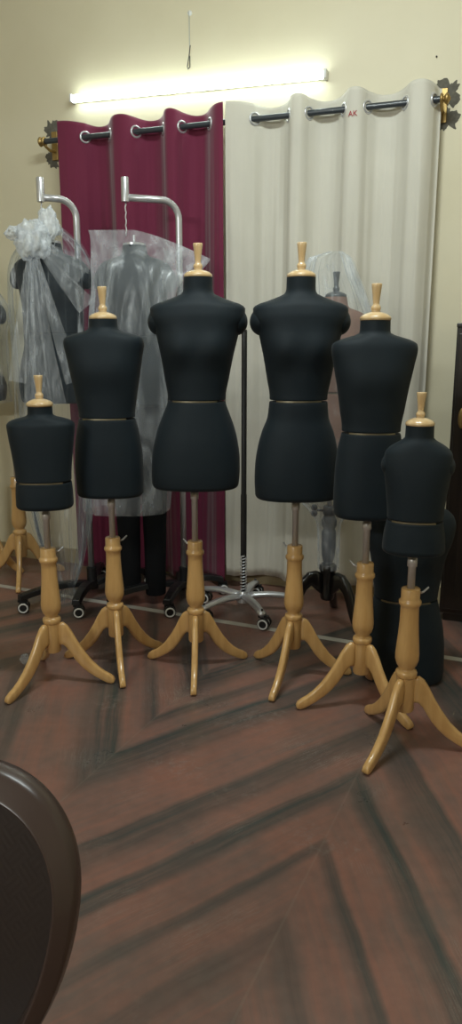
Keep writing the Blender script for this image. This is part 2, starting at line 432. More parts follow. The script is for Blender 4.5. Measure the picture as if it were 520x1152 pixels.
# ---------------------------------------------------------------- wooden stand (shared meshes)
def leg_mesh():
    up = [(.026, .258), (.045, .262), (.062, .250), (.08, .222), (.1, .183), (.125, .143), (.155, .102), (.185, .072), (.21, .053), (.230, .043), (.246, .031), (.252, .016)]
    lo = [(.026, .165), (.045, .165), (.060, .150), (.075, .126), (.092, .1), (.115, .073), (.145, .047), (.175, .028), (.2, .014), (.218, .005), (.236, .0), (.248, .006)]
    rings = []
    for i in range(len(up)):
        (r0, z0), (r1, z1) = up[i], lo[i]
        th = .0135 if i < 7 else .0135 - .0015 * (i - 6) / 5
        ring = []
        for j in range(16):
            a = 2 * math.pi * j / 16
            k = .5 + .5 * sgnpow(math.cos(a), .55)
            ring.append((r1 + (r0 - r1) * k, th * sgnpow(math.sin(a), .55), z1 + (z0 - z1) * k))
        rings.append(ring)
    return MB().loft(rings).mesh('leg', M_WOOD)

COLP = [(.012, .572), (.029, .572), (.031, .569), (.031, .538), (.0325, .534), (.037, .529), (.037, .519), (.033, .513), (.0305, .508), (.0305, .49), (.0315, .455), (.034, .415), (.0375, .375), (.0400, .342), (.0395, .322), (.034, .303), (.027, .293), (.0245, .288), (.027, .285), (.034, .281), (.0365, .274), (.0355, .263), (.032, .258)]
HUBP = [(.032, .258), (.032, .14), (.029, .135), (.01, .135)]
ME_LEG = leg_mesh()
ME_COL = MB().lathe(COLP, 32).mesh('column', M_WOOD)
ME_HUB = MB().lathe(HUBP, 32).mesh('hub', M_WOOD); sharp_edges(ME_HUB, 50)
ME_PIN = MB().tube([(.030, 0, .552), (.044, -.003, .557), (.062, -.004, .572)], [.004, .004, .003], 8).mesh('tightening_pin', M_CHROME)
CAPP = [(.0, -.004), (.050, -.004), (.054, .0), (.0548, .006), (.052, .012), (.043, .0185), (.028, .0245), (.018, .027), (.014, .030), (.0165, .035), (.0175, .041), (.0155, .047), (.0115, .051), (.0112, .057), (.0135, .08), (.017, .108), (.0185, .119), (.0175, .1225), (.0, .123)]
ME_CAP = MB().lathe(CAPP[:8], 32).mesh('neck_cap', M_CAPW)
ME_FIN = MB().lathe(CAPP[7:], 24).mesh('finial', M_CAPW)

def wood_stand(parent, angles, wm=None, pole_top=.8, pin_rot=0):
    for me, nm in ((ME_COL, 'column'), (ME_HUB, 'hub')):
        link(nm, me, parent)
    for a in angles: link('leg', ME_LEG, parent, rz=math.radians(a))
    p = link('tightening_pin', ME_PIN, parent, rz=pin_rot)
    MB().lathe([(.0125, .56), (.0125, pole_top - .05), (.016, pole_top - .048), (.016, pole_top - .02), (.0125, pole_top - .018), (.0125, pole_top + .02)], 20).build('pole', M_POLE, parent)

# ---------------------------------------------------------------- torso
def torso_parts(parent, rows, zwaist, lean=0.0, bust=None, mat=M_BLACK, capscale=1.0, band=True, stub=None, cap=True, metal_cap=False, zlean=.57):
    """rows: (z, half width, depth ratio, exponent), bottom to neck top"""
    zs = [r[0] for r in rows]
    fw = pchip(zs, [r[1] for r in rows]); fd = pchip(zs, [r[1] * r[2] for r in rows]); fe = pchip(zs, [r[3] for r in rows])
    n = 56
    def ring(z, k=1.0):
        hw = fw(z) * k; hd = fd(z) * k; e = 2 / fe(z); out = []
        for j in range(n):
            a = 2 * math.pi * j / n
            x = hw * sgnpow(math.cos(a), e); y = hd * sgnpow(math.sin(a), e)
            if bust and y < 0:
                bx, bz, A, sx, sz = bust
                y -= A * (math.exp(-((x - bx) / sx) ** 2 - ((z - bz) / sz) ** 2) + math.exp(-((x + bx) / sx) ** 2 - ((z - bz) / sz) ** 2))
            out.append((x + lean * (z - zlean), y, z))
        return out
    zb, zt = zs[0], zs[-1]
    g = .0035 if band else .0004
    def seg(z0, z1, m, edge0, edge1):
        rings = []
        if edge0: rings += [ring(z0 + edge0 * (1 - math.cos(t)), 1 - edge0 / fw(z0) * (1 - math.sin(t))) for t in (0, .4, .8, 1.2)]
        rings += [ring(z0 + edge0 + (z1 - edge1 - z0 - edge0) * i / m) for i in range(m + 1)]
        if edge1: rings += [ring(z1 - edge1 * (1 - math.sin(t)), 1 - edge1 / fw(z1) * (1 - math.cos(t))) for t in (.4, .8, 1.2, 1.5)]
        return rings
    MB().loft(seg(zb, zwaist - g, 24, .016, .004)).build('hip_section', mat, parent, auto=60)
    MB().loft(seg(zwaist + g, zt, 52, .004, 0)).build('bust_section', mat, parent, auto=60)
    if band:
        i0, i1 = int(n * (.75 - .135)), int(n * (.75 + .135))
        r1, r2, r3, r4 = [ring(zwaist + sg * g * .8, kk)[i0:i1 + 1] for sg, kk in ((-1, .93), (-1, .992), (1, .992), (1, .93))]
        MB().loft([list(q) for q in zip(r1, r2, r3, r4)], True, True, True, False).build('waist_band', M_BAND, parent)
    if stub:
        sxx, sz, rx, ry, rz, tilt = stub
        for s in (-1, 1):
            Mx = Matrix.Translation((s * sxx + lean * (sz - zlean), .004, sz)) @ Matrix.Rotation(s * math.radians(tilt), 4, 'Y')
            MB().ellipsoid((0, 0, 0), (rx, ry, rz), 28, 18, Mx).build('arm_stub', mat, parent)
    if cap:
        c = link('neck_cap', ME_CAP, parent, (lean * (zt - zlean), 0, zt)); f = link('finial', ME_FIN, c)
        c.scale = (capscale,) * 3
        if metal_cap:
            c.data = ME_CAP.copy(); c.data.materials[0] = M_ROD; f.data = ME_FIN.copy(); f.data.materials[0] = M_ROD

def px_rows(Y, rows):
    """(photo row, half width in px, depth ratio, exponent) -> metres"""
    out = []
    for y, w, d, e in rows:
        z = zat(y, Y); out.append((z, w * depth(Y, z) / FPX, d, e))
    return sorted(out)

BUSTF = 'female'
def dress_form(label, Y, X, rz, rows, ywaist, angles, lean=0, bust=None, stub=None, capscale=1, pin=0):
    t = thing('dress_form', label, 'dress form', (X, Y, 0), 0, 'dress forms on pale wooden tripods')
    R = px_rows(Y, rows)
    zw = zat(ywaist, Y)
    top = link('torso', None, t) if False else None
    body_rot = rz
    before = set(COL.objects)
    torso_parts(t, R, zw, lean, bust, capscale=capscale, stub=stub)
    for o in set(COL.objects) - before:
        if o.parent is t and body_rot:
            o.rotation_euler = (0, 0, body_rot)
    wood_stand(t, angles, pole_top=R[0][0], pin_rot=pin)
    return t

ADULT = lambda b: [(312, 16.3, 1, 2), (326, 16.6, 1, 2), (331, 19, .95, 2), (335, 28, .72, 2.1), (339, 38, .58, 2.2), (342.5, 48.5, .52, 2.3), (347, 53.5, .5, 2.5), (357, 53, .55, 2.5), (372, 47.5, .62, 2.4), (386, 44, .68, 2.35), (400, 40.8, .72, 2.3), (425, 36.2, .76, 2.2), (448, 32.4, .8, 2.2), (453, 32.8, .8, 2.2), (462, 36, .76, 2.2), (478, 42, .7, 2.25), (495, 46.5, .68, 2.3), (515, 49.2, .67, 2.35), (530, 49.5, .67, 2.4), (b, 48, .67, 2.4)]
bustA = (.068, zat(393, 2.94), .022, .055, .06)
st = (.147, zat(361.5, 2.94), .046, .06, .053, -8)
dress_form('tall black female dress form in front of the right edge of the maroon curtain', 2.94, -.148, 0, ADULT(548), 450.5, (-90, 30, 150), lean=.022, bust=bustA, stub=st, pin=2.6)
A4 = [(y, w if y < 455 else w * .955, d, e) for y, w, d, e in ADULT(560)]
A4 = [(y + (7 if 455 < y < 550 else 0), w, d, e) for y, w, d, e in A4]
dress_form('tall black female dress form with arm stubs in front of the white curtain', 2.87, .257, 0, A4, 450.5, (-114, 6, 126), lean=.004, bust=(.067, zat(393, 2.87), .021, .055, .06), stub=(.144, zat(361.5, 2.87), .046, .06, .052, -8), pin=2.4)
dress_form('medium sleeveless black dress form, second from the left, in front of the plastic-covered trouser form', 3.0, -.496, .03,
    [(359, 15.8, 1, 2), (369, 16.2, 1, 2), (372, 20, .92, 2), (375, 30, .68, 2.2), (378, 40, .55, 2.4), (381, 44, .52, 2.6), (386, 45, .53, 2.7), (400, 42.5, .58, 2.6), (420, 39, .64, 2.5), (445, 34.5, .7, 2.4), (467, 31.3, .76, 2.3), (472, 31.8, .76, 2.3), (484, 34.5, .72, 2.3), (505, 37.3, .7, 2.4), (530, 38, .7, 2.5), (557, 36.5, .72, 2.5)], 470, (-76, 44, 164), lean=-.008, bust=(.05, zat(415, 3.0), .012, .06, .07), pin=.5)
dress_form('smallest black child dress form at the far left, in front of the tied plastic bag', 2.83, -.727, .12,
    [(456, 13.6, 1, 2), (466, 14, 1, 2), (469, 19, .9, 2.1), (471, 28, .65, 2.3), (474, 35, .55, 2.5), (478, 37.5, .56, 2.6), (490, 36.3, .6, 2.6), (510, 33.5, .66, 2.5), (538, 30.6, .74, 2.4), (544, 30.8, .74, 2.4), (555, 31.5, .75, 2.4), (571, 31.5, .76, 2.4)], 541, (-124, -4, 116), capscale=.92, pin=.4)
dress_form('medium sleeveless black dress form overlapped by the small child form at far right', 2.625, .497, -.05,
    [(360, 16.8, 1, 2), (374, 17.2, 1, 2), (377, 22, .9, 2), (380, 32, .68, 2.2), (383, 41, .56, 2.4), (387, 47, .52, 2.6), (393, 48, .53, 2.7), (410, 45, .58, 2.6), (435, 40, .66, 2.5), (460, 36, .72, 2.4), (482, 32.8, .76, 2.3), (489, 33.2, .76, 2.3), (505, 36.5, .72, 2.3), (530, 38.5, .7, 2.4), (560, 39, .7, 2.5), (581, 37.5, .72, 2.5)], 486, (-172, -52, 68), bust=(.05, zat(425, 2.625), .012, .06, .07), capscale=.98, pin=2.7)
dress_form('small black child dress form with arm stubs at the far right, nearest the camera', 2.33, .595, -.25,
    [(478, 15.6, 1, 2), (492, 16, 1, 2), (495, 19, .92, 2), (499, 26, .74, 2.1), (504, 33, .62, 2.3), (510, 37, .58, 2.5), (520, 38, .6, 2.5), (535, 36.5, .66, 2.4), (555, 33.5, .74, 2.3), (581, 31, .8, 2.3), (587, 31.3, .8, 2.3), (600, 33.5, .78, 2.3), (621, 35, .78, 2.4)], 584, (-131, -11, 109), stub=(.081, zat(523, 2.33), .034, .045, .040, -16), capscale=.83, pin=.2)

# ---------------------------------------------------------------- black form standing on the floor
ft = thing('floor_dress_form', 'black dress form without a stand, set straight on the floor beneath the rightmost child form', 'dress form', (.715, 2.88, 0), -.15)
zsh = .70
FR = [(0, .160, .68, 2.4), (.04, .168, .68, 2.4), (.13, .166, .68, 2.35), (.22, .157, .69, 2.3), (.30, .14, .72, 2.2), (.345, .128, .78, 2.2), (.36, .127, .78, 2.2), (.43, .135, .75, 2.2), (.53, .15, .68, 2.3), (.60, .172, .6, 2.4), (.66, .180, .53, 2.4), (.69, .172, .5, 2.4), (.715, .15, .5, 2.2), (.735, .095, .68, 2.1), (.75, .06, .95, 2), (.8, .054, 1, 2)]
torso_parts(ft, FR, .353, bust=(.068, .54, .02, .055, .06), zlean=0)

# ---------------------------------------------------------------- castor pole stands
def castor(parent, p, rz, R=.03):
    c = link('castor', None, parent)
    mb = MB(); M_ = Matrix.Translation(p) @ Matrix.Rotation(rz, 4, 'Z')
    mb.lathe([(.006, .062), (.006, .1)], 10, M_)
    mb.box((.008, 0, .062), (.05, .02, .012), M_)
    me = mb.mesh('castor', M_PLBLK); o = c; o.data = None
    bpy.data.objects.remove(c)
    o = link('castor', me, parent)
    for s in (-1, 1):
        Mw = M_ @ Matrix.Translation((.012, s * .018, R)) @ Matrix.Rotation(math.pi / 2, 4, 'X')
        w = MB().lathe([(.005, -.012), (R - .003, -.012), (R, -.009), (R, .009), (R - .003, .012), (.005, .012)], 24, Mw).build('wheel', M_PLBLK, o, auto=40)
        mb2 = MB()
        for e in (-1, 1):
            c0 = Mw @ Vector((0, 0, e * .0122)); ax = (Mw.to_3x3() @ Vector((0, 0, 1)))
            mb2.torus(c0, ax, R * .74, .0042, 24, 6)
        mb2.build('wheel_rim', M_WHITE, o)
    return o

def gooseneck_stand(label, base, Yp, sleeve_px, elbow_px, Ys, angles, R):
    X0, Y0 = base
    t = thing('hanging_form_stand', label, 'stand', (X0, Y0, 0), 0, 'chrome gooseneck stands on castors')
    L = lambda p: Vector(p) - Vector((X0, Y0, 0))
    el = at(elbow_px[0], elbow_px[1], Y0); zarm = at(sleeve_px[0], sleeve_px[1], Ys).z
    slv = at(sleeve_px[0], sleeve_px[1], Ys)
    path = [Vector((X0, Y0, .14)), Vector((X0, Y0, .8)), Vector((X0, Y0, zarm - .16))]
    d = Vector((slv.x - X0, slv.y - Y0, 0)); dn = d.normalized(); r = .085
    for k in range(9):
        a = math.pi / 2 * k / 8
        path.append(Vector((X0, Y0, zarm - r)) + dn * r * (1 - math.cos(a)) + Vector((0, 0, r * math.sin(a))))
    path.append(Vector((slv.x, slv.y, zarm)))
    MB().tube([L(p) for p in path], .0165, 14).build('gooseneck_pole', M_CHROME, t)
    MB().lathe([(.012, -.02), (.019, -.02), (.019, .085), (.017, .09), (.008, .09)], 20, Matrix.Translation(L(slv))).build('sleeve', M_CHROME, t, auto=50)
    hk = []
    for k in range(14):
        hk.append(L(slv) + Vector((.002 * math.sin(k * 1.9), .002 * math.cos(k * 1.9), -.02 - .012 * k)))
    MB().tube(hk, .0035, 6).build('hook_chain', M_CHROME, t)
    MB().lathe([(.018, .045), (.034, .05), (.034, .075), (.027, .08), (.027, .17), (.02, .175)], 20).build('socket', M_PLBLK, t, auto=40)
    for a, rr in zip(angles, R):
        ca, sa = math.cos(math.radians(a)), math.sin(math.radians(a)); n = Vector((-sa, ca, 0)); rings = []
        for k in range(9):
            q = k / 8; r = .02 + (rr - .02) * q; z = .062 + .02 * math.sin(q * math.pi * .6) * (1 - q) + .016 * (1 - (2 * q - 1) ** 2) + .012; w = .034 - .01 * q; h = .02
            c = Vector((ca * r, sa * r, z))
            rings.append([c - n * w - Vector((0, 0, h / 2)), c + n * w - Vector((0, 0, h / 2)), c + n * w * .8 + Vector((0, 0, h)), c - n * w * .8 + Vector((0, 0, h))])
        MB().loft(rings, smooth=False).build('base_arm', M_PLBLK, t, bevel=.004)
        castor(t, (ca * (rr - .01), sa * (rr - .01), 0), math.radians(8))
    return t, slv

PA = at(103, 640, 3.9); PB_ = at(207, 640, 3.9)
standA, slvA = gooseneck_stand('chrome gooseneck pole on castors at the left, holding the tied plastic-wrapped form', (PA.x, PA.y), 3.9, (46, 222), (93, 270), 3.82, (218, 266, 38, 92), (.42, .33, .36, .34))
standB, slvB = gooseneck_stand('chrome gooseneck pole on castors in front of the maroon curtain, holding the trouser form', (PB_.x, PB_.y), 3.9, (141, 222), (192, 270), 3.8, (212, 258, 14, 104), (.45, .33, .22, .15))

# black pole on a chrome star base
Xc, Yc = at(274, 660, 3.66).x, 3.66
t = thing('adjustable_pole_stand', 'black pole with a spring above a chrome five-arm castor base, between the two tall forms', 'stand', (Xc, Yc, 0))
MB().lathe([(.006, .3), (.0155, .3), (.0155, .62), (.0135, .625), (.0135, 1.425), (.012, 1.43), (.0, 1.43)], 18).build('pole', M_PLBLK, t, auto=50)
sp = [(.0155 * math.cos(k * .55), .0155 * math.sin(k * .55), .115 + k * .0014) for k in range(136)]
MB().tube(sp, .0032, 6).build('spring', M_CHROME, t)
MB().lathe([(.009, .06), (.009, .305)], 14).build('shaft', M_PLBLK, t)
MB().lathe([(.02, .05), (.036, .055), (.036, .085), (.028, .095), (.022, .112), (.01, .114)], 20).build('hub', M_CHROME, t, auto=40)
for a in (-72, 0, 72, 144, 216):
    a = a + 2; ca, sa = math.cos(math.radians(a)), math.sin(math.radians(a)); n = Vector((-sa, ca, 0)); rings = []
    for k in range(8):
        q = k / 7; r = .02 + .25 * q; c = Vector((ca * r, sa * r, .086 - .012 * q + .012 * math.sin(q * math.pi))); w = .026 - .007 * q; h = .017 - .003 * q
        rings.append([c + n * w * math.cos(b) + Vector((0, 0, h * math.sin(b))) for b in [2 * math.pi * j / 12 for j in range(12)]])
    MB().loft(rings).build('base_arm', M_CHROME, t)
    castor(t, (ca * .255, sa * .255, 0), math.radians(-20))

# ---------------------------------------------------------------- dark turned stand with wrapped beige form
Xd, Yd = at(369, 640, 3.5).x, 3.5
td = thing('wrapped_dress_form', 'beige dress form on a black turned tripod under clear plastic, behind the right tall form', 'dress form', (Xd, Yd, 0))
DR = [(.80, .155, .67, 2.4), (.88, .165, .67, 2.4), (1.0, .150, .69, 2.3), (1.1, .118, .76, 2.2), (1.135, .11, .8, 2.2), (1.15, .11, .8, 2.2), (1.25, .125, .75, 2.2), (1.36, .142, .7, 2.3), (1.42, .155, .6, 2.4), (1.46, .158, .54, 2.4), (1.49, .14, .54, 2.2), (1.51, .10, .65, 2.1), (1.525, .06, .95, 2), (1.57, .05, 1, 2)]
torso_parts(td, DR, 1.142, bust=(.065, 1.34, .02, .055, .06), mat=M_FLESH, metal_cap=True, capscale=.9)
dcol = [(.012, .60), (.028, .60), (.032, .595), (.032, .56), (.026, .552), (.03, .545), (.038, .525), (.038, .505), (.028, .485), (.034, .472), (.036, .465), (.036, .40), (.032, .35), (.027, .325), (.023, .318), (.030, .31)]
MB().lathe(dcol, 28).build('column', M_GREYST, td)
MB().lathe([(.03, .31), (.042, .3), (.044, .285), (.04, .272), (.036, .265), (.036, .14), (.03, .125), (.01, .125)], 28).build('hub', M_DARKW, td, auto=50)
MB().lathe([(.012, .59), (.012, .82)], 16).build('pole', M_CHROME, td)
ws = MB(); ws.tube([(-.03, 0, .575), (-.062, -.004, .578)], .006, 8)
ws.ellipsoid((-.075, -.005, .592), (.016, .006, .016)); ws.ellipsoid((-.075, -.005, .562), (.016, .006, .016))
ws.build('wing_screw', M_GREYST, td)
legD = MB()
def dark_leg():
    up = [(.03, .262), (.06, .275), (.1, .268), (.135, .235), (.16, .18), (.18, .12), (.2, .07), (.222, .035), (.24, .012)]
    lo = [(.03, .15), (.055, .17), (.085, .2), (.108, .18), (.127, .14), (.145, .09), (.165, .045), (.19, .012), (.222, .0)]
    rings = []
    for (r0, z0), (r1, z1) in zip(up, lo):
        rings.append([(r1 + (r0 - r1) * (.5 + .5 * sgnpow(math.cos(a), .6)), .02 * sgnpow(math.sin(a), .6), z1 + (z0 - z1) * (.5 + .5 * sgnpow(math.cos(a), .6))) for a in [2 * math.pi * j / 14 for j in range(14)]])
    return MB().loft(rings).mesh('leg', M_DARKW)
mel = dark_leg()
for a in (190, -48, 72): link('leg', mel, td, rz=math.radians(a))

# ---------------------------------------------------------------- plastic bags
def film(name, rings_spec, pleats, mat, label, cat='plastic cover', seed=0, n=120, m=60, base=None, group=None, amp=1.0, parent=None):
    """rings_spec: (z, cx, cy, half width, half depth, pleat amplitude, exponent)"""
    rs = sorted(rings_spec); zs = [r[0] for r in rs]
    F = [pchip(zs, [r[i] for r in rs]) for i in range(1, 7)]
    rings = []
    for i in range(m + 1):
        z = zs[0] + (zs[-1] - zs[0]) * i / m
        cx, cy, hw, hd, pa, ex = [f(z) for f in F]; ring = []
        for j in range(n):
            a = 2 * math.pi * j / n
            q = 0
            for (fr, am, ph, dr) in pleats:
                q += am * math.sin(fr * a + ph + dr * z)
            q += .9 * mnoise.noise(Vector((math.cos(a) * 2.2, math.sin(a) * 2.2, z * 2.5 + seed * 7)))
            q += .5 * mnoise.noise(Vector((math.cos(a) * 6, math.sin(a) * 6, z * 4 + seed * 3)))
            k = pa * q * amp
            e = 2 / ex
            x = (hw + k) * sgnpow(math.cos(a), e); y = (hd + k) * sgnpow(math.sin(a), e)
            ring.append((cx + x, cy + y, z))
        rings.append(ring)
    mb = MB().loft(rings, True, False, False)
    loc = base if base else (0, 0, 0)
    mb.v = [p - Vector(loc) for p in mb.v]
    o = mb.build(name, mat); o.location = loc
    return tag(o, label, cat, group)

# form A inside the tied bag
def hung_form(label, X, Y, ztop, legs=False):
    t = thing('hanging_form', label, 'dress form', (X, Y, 0))
    k = ztop - 1.57
    rows = [(z + k, w, d, e) for z, w, d, e in DR]
    rows = [(z, max(w * 1.13, .148 if z < 1.46 + k else 0), d, e) for z, w, d, e in rows]
    ruff = None
    torso_parts(t, rows, 1.142 + k, bust=(.07, 1.34 + k, .02, .055, .06), stub=(.165, 1.415 + k, .038, .05, .06, -14), cap=False, band=False, zlean=0)
    MB().lathe([(.0, .0), (.056, .0), (.056, .01), (.03, .016), (.006, .02), (.006, .05), (0, .05)], 24, Matrix.Translation((0, 0, ztop))).build('neck_plate', M_CHROME, t, auto=40)
    return t, rows

YA = 3.82
zA = at(58, 262, YA).z
XA = at(57, 300, YA).x
hung_form('black form hanging from the left gooseneck pole inside a tied clear bag', XA, YA, zA - .05)
rA = []
for y, cx, hw, hd, pa in [(247, 54, 4, .018, .003), (254, 54, 10, .035, .012), (264, 55, 20, .07, .016), (276, 57, 32, .1, .016), (292, 57, 42, .125, .014), (310, 57, 45.5, .14, .011), (345, 58, 45, .145, .011), (400, 60, 42, .14, .013), (470, 63, 40, .14, .016), (540, 66, 36, .13, .02), (590, 69, 28, .1, .022), (625, 73, 20, .07, .018), (650, 76, 11, .04, .012), (661, 77, 6.5, .024, .006), (668, 77, 9.5, .034, .01), (682, 77, 8, .03, .012)]:
    p = at(cx, y, YA); rA.append((p.z, p.x, p.y - .01, hw * depth(YA, p.z) / FPX, hd, pa, 2.1))
bagA = film('plastic_bag', rA, [(23, .5, 0, 1.5), (37, .35, 1, -2.0), (11, .5, 2, .6)], M_FILM, 'clear plastic bag knotted at the top around the hanging form at the left', 'plastic bag', seed=1, n=180, m=80)
# bunched knot of the bag
kp = at(36, 270, YA - .16)
def crumple(c, r, seed, n=48, m=28, f=7, amp=.32):
    rings = []
    for i in range(1, m):
        th = math.pi * i / m; ring = []
        for j in range(n):
            ph = 2 * math.pi * j / n
            d = Vector((math.sin(th) * math.cos(ph), math.sin(th) * math.sin(ph), -math.cos(th)))
            k = 1 + .09 * math.sin(11 * ph + 3 * math.cos(2 * th) + seed) * math.sin(th) + amp * mnoise.noise(d * 1.6 + Vector((seed, 0, 0))) + amp * .8 * (abs(mnoise.noise(d * f * .5 + Vector((0, seed, 0)))) - .25)
            ring.append((c[0] + d.x * r[0] * k, c[1] + d.y * r[1] * k, c[2] + d.z * r[2] * k))
        rings.append(ring)
    return rings
mb = MB().loft(crumple(kp, (.085, .06, .085), 3.1))
mb.loft(crumple(kp + Vector((-.07, -.01, .03)), (.05, .035, .03), 8.1))
mb.loft(crumple(kp + Vector((.07, .03, .07)), (.05, .03, .08), 5.2))
kn = mb.build('knot', M_KNOT, bagA)
# pleats of film fanning out from the knot
fan = MB()
for (x1, y1, w, dy) in [(98, 345, 9, -.02), (92, 312, 8, -.01), (20, 430, 8, -.03), (36, 500, 7, -.03), (50, 470, 9, -.03), (66, 455, 7, -.03), (84, 430, 8, -.03), (102, 300, 6, .02)]:
    p1 = at(x1, y1, YA - .16 + dy); rings = []
    for k in range(12):
        q = k / 11; c = kp.lerp(p1, q) + Vector((0, -.03 * math.sin(q * math.pi), 0)); ww = .008 + (w / 220) * q
        s = (p1 - kp).cross(Vector((0, 1, 0))).normalized()
        rings.append([c - s * ww, c - s * ww * .4 + Vector((0, -.012 * (1 - q * .5), 0)), c + s * ww * .3 + Vector((0, .004, 0)), c + s * ww + Vector((0, -.006, 0))])
    fan.loft(rings, closed=False, cap0=False, cap1=False)
fan.build('fold', M_FOLD, bagA)

# trouser form B
YB = 3.8
zB = at(148, 262, YB).z
XB = at(150, 320, YB).x
tb, rowsB = hung_form('black trouser form hanging from the second gooseneck pole, its legs below a clear plastic cover', XB + .01, YB, zB - .06)
zl1 = at(160, 667, YB).z; zh = rowsB[0][0] + .05
for s, zb in ((-1, zl1 + .05), (1, zl1)):
    rings = []
    for k in range(15):
        q = k / 14; z = zb + (zh - zb) * q
        hw = .054 + .03 * q ** 1.3; hd = .06 + .04 * q ** 1.3; cx = s * (.066 + .008 * q)
        rings.append([(cx + hw * math.cos(a), hd * math.sin(a) + .005 * math.sin(z * 25), z) for a in [2 * math.pi * j / 24 for j in range(24)]])
    MB().loft(rings).build('trouser_leg', M_BLACK2, tb, auto=50)
rB = []
for y, cx, hw, hd, pa, e in [(259, 168, 69, .012, .002, 2), (266, 168, 67, .028, .006, 2.1), (280, 166, 63, .06, .012, 2.1), (305, 161, 57, .115, .016, 2.2), (335, 155, 50, .14, .016, 2.3), (400, 150, 48, .15, .013, 2.4), (480, 147, 47, .15, .012, 2.5), (545, 144, 47, .15, .01, 2.6), (566, 143, 47, .148, .008, 2.6), (574, 143, 46, .14, .006, 2.6)]:
    p = at(cx, y, YB); rB.append((p.z, p.x, p.y - .005, hw * depth(YB, p.z) / FPX, hd, pa, e))
bagB = film('plastic_cover', rB, [(9, .5, .5, .8), (17, .4, 2, -1.5)], M_FILM2, 'clear plastic cover with open corners over the trouser form, in front of the maroon curtain', 'plastic cover', seed=5, n=140, m=60)
# tilt the top hem down to the right
for v in bagB.data.vertices:
    zt = rB[0][0]
    if v.co.z > zt - .3:
        w = 1 - (zt - v.co.z) / .3
        v.co.z -= w * (.10 * max(0, (v.co.x - at(150, 262, YB).x) / .3) ** 1.3)

# clear bag over the beige form
rD = []
for y, cx, hw, hd, pa, e in [(283, 378, 6, .02, .008, 2), (289, 372, 20, .05, .016, 2), (302, 372, 25, .07, .022, 2), (325, 376, 31, .09, .026, 2.1), (350, 379, 37, .12, .022, 2.2), (372, 379, 41, .13, .014, 2.2), (420, 376, 40, .15, .012, 2.2), (500, 373, 40, .15, .012, 2.2), (556, 372, 38, .14, .01, 2.2), (575, 371, 22, .08, .01, 2.1), (590, 370, 13, .05, .006, 2), (640, 370, 11, .042, .005, 2)]:
    p = at(cx, y, Yd); rD.append((p.z, p.x, p.y, hw * depth(Yd, p.z) / FPX, hd, pa, e))
film('plastic_bag', rD, [(13, .5, 0, 1.5), (21, .35, 1, -2.0)], M_FILM3, 'thin clear plastic bag draped over the beige form with the dark metal finial', 'plastic bag', seed=9, n=140, m=60)

# covered form at the left picture edge
Xe, Ye = at(-30, 400, 4.4).x, 4.4
te = thing('covered_dress_form', 'black form under clear plastic cut off by the left picture edge', 'dress form', (Xe, Ye, 0))
k = .12
torso_parts(te, [(z + k + (.12 if z < .9 else .06 if z < 1.05 else 0), w * 1.08, d, e) for z, w, d, e in DR], 1.142 + k + .01, stub=(.165, 1.415 + k, .038, .05, .06, -14), zlean=0)
wood_stand(te, (100, 220, 340), pole_top=1.0)
rE = [(z, Xe, Ye, hw, hd, pa, 2.2) for z, hw, hd, pa in [(1.03, .2, .14, .012), (1.2, .2, .15, .012), (1.4, .2, .15, .012), (1.55, .22, .15, .014), (1.68, .15, .12, .014), (1.86, .04, .04, .01), (1.9, .02, .02, .004)]]
film('plastic_cover', rE, [(13, .5, 0, 1.5), (21, .35, 1, -2.0)], M_FILM3, 'clear plastic cover on the form cut off by the left picture edge', 'plastic cover', seed=13)

# spare stand behind the small child form
ps = at(25, 640, 4.2)
tsp = thing('wooden_stand', 'bare pale wooden tripod stand by the wall behind the smallest child form', 'stand', (ps.x, 4.2, 0))
wood_stand(tsp, (-80, 40, 160), pole_top=.85)
tsp.scale = (1.08, 1.08, 1.08)

# ---------------------------------------------------------------- curtain rod, curtains
DR_ROD = .11
sl, zl = whit(50, 158, DR_ROD); sr, zr = whit(497, 113, DR_ROD)
zrod = (zl + zr) / 2
rod = thing('curtain_rod', 'dark grey curtain rod with gold brackets across the wall', 'curtain rod', wp(0, 0, 0), WROT)
Lr = lambda s, d, z: Vector((s, -d, z))
MB().tube([Lr(sl - .0, DR_ROD, zrod), Lr(sr, DR_ROD, zrod)], .0145, 16).build('rod', M_ROD, rod, auto=50)
for s_, sg in ((sl, -1), (sr, 1)):
    b_ = MB()
    b_.box((s_ + sg * .0, -.006, zrod - .0), (.035, .012, .15))
    b_.tube([Lr(s_, .01, zrod - .03), Lr(s_, .06, zrod - .035), Lr(s_, DR_ROD, zrod - .02)], .008, 10)
    b_.torus((s_, -DR_ROD, zrod), (1, 0, 0), .019, .007, 20, 8)
    b_.build('bracket', M_GOLD, rod, bevel=.002)
    f_ = MB()
    Mf = Matrix.Translation((s_, -DR_ROD, zrod)) @ Matrix.Rotation(sg * math.pi / 2, 4, 'Y') @ Matrix.Diagonal((1, 1, .55, 1))
    f_.lathe([(.014, 0), (.018, .008), (.012, .014), (.012, .02), (.022, .032), (.026, .045), (.02, .058), (.01, .066), (.006, .072), (.0, .074)], 20, Mf)
    f_.build('rod_finial', M_GOLD, rod)

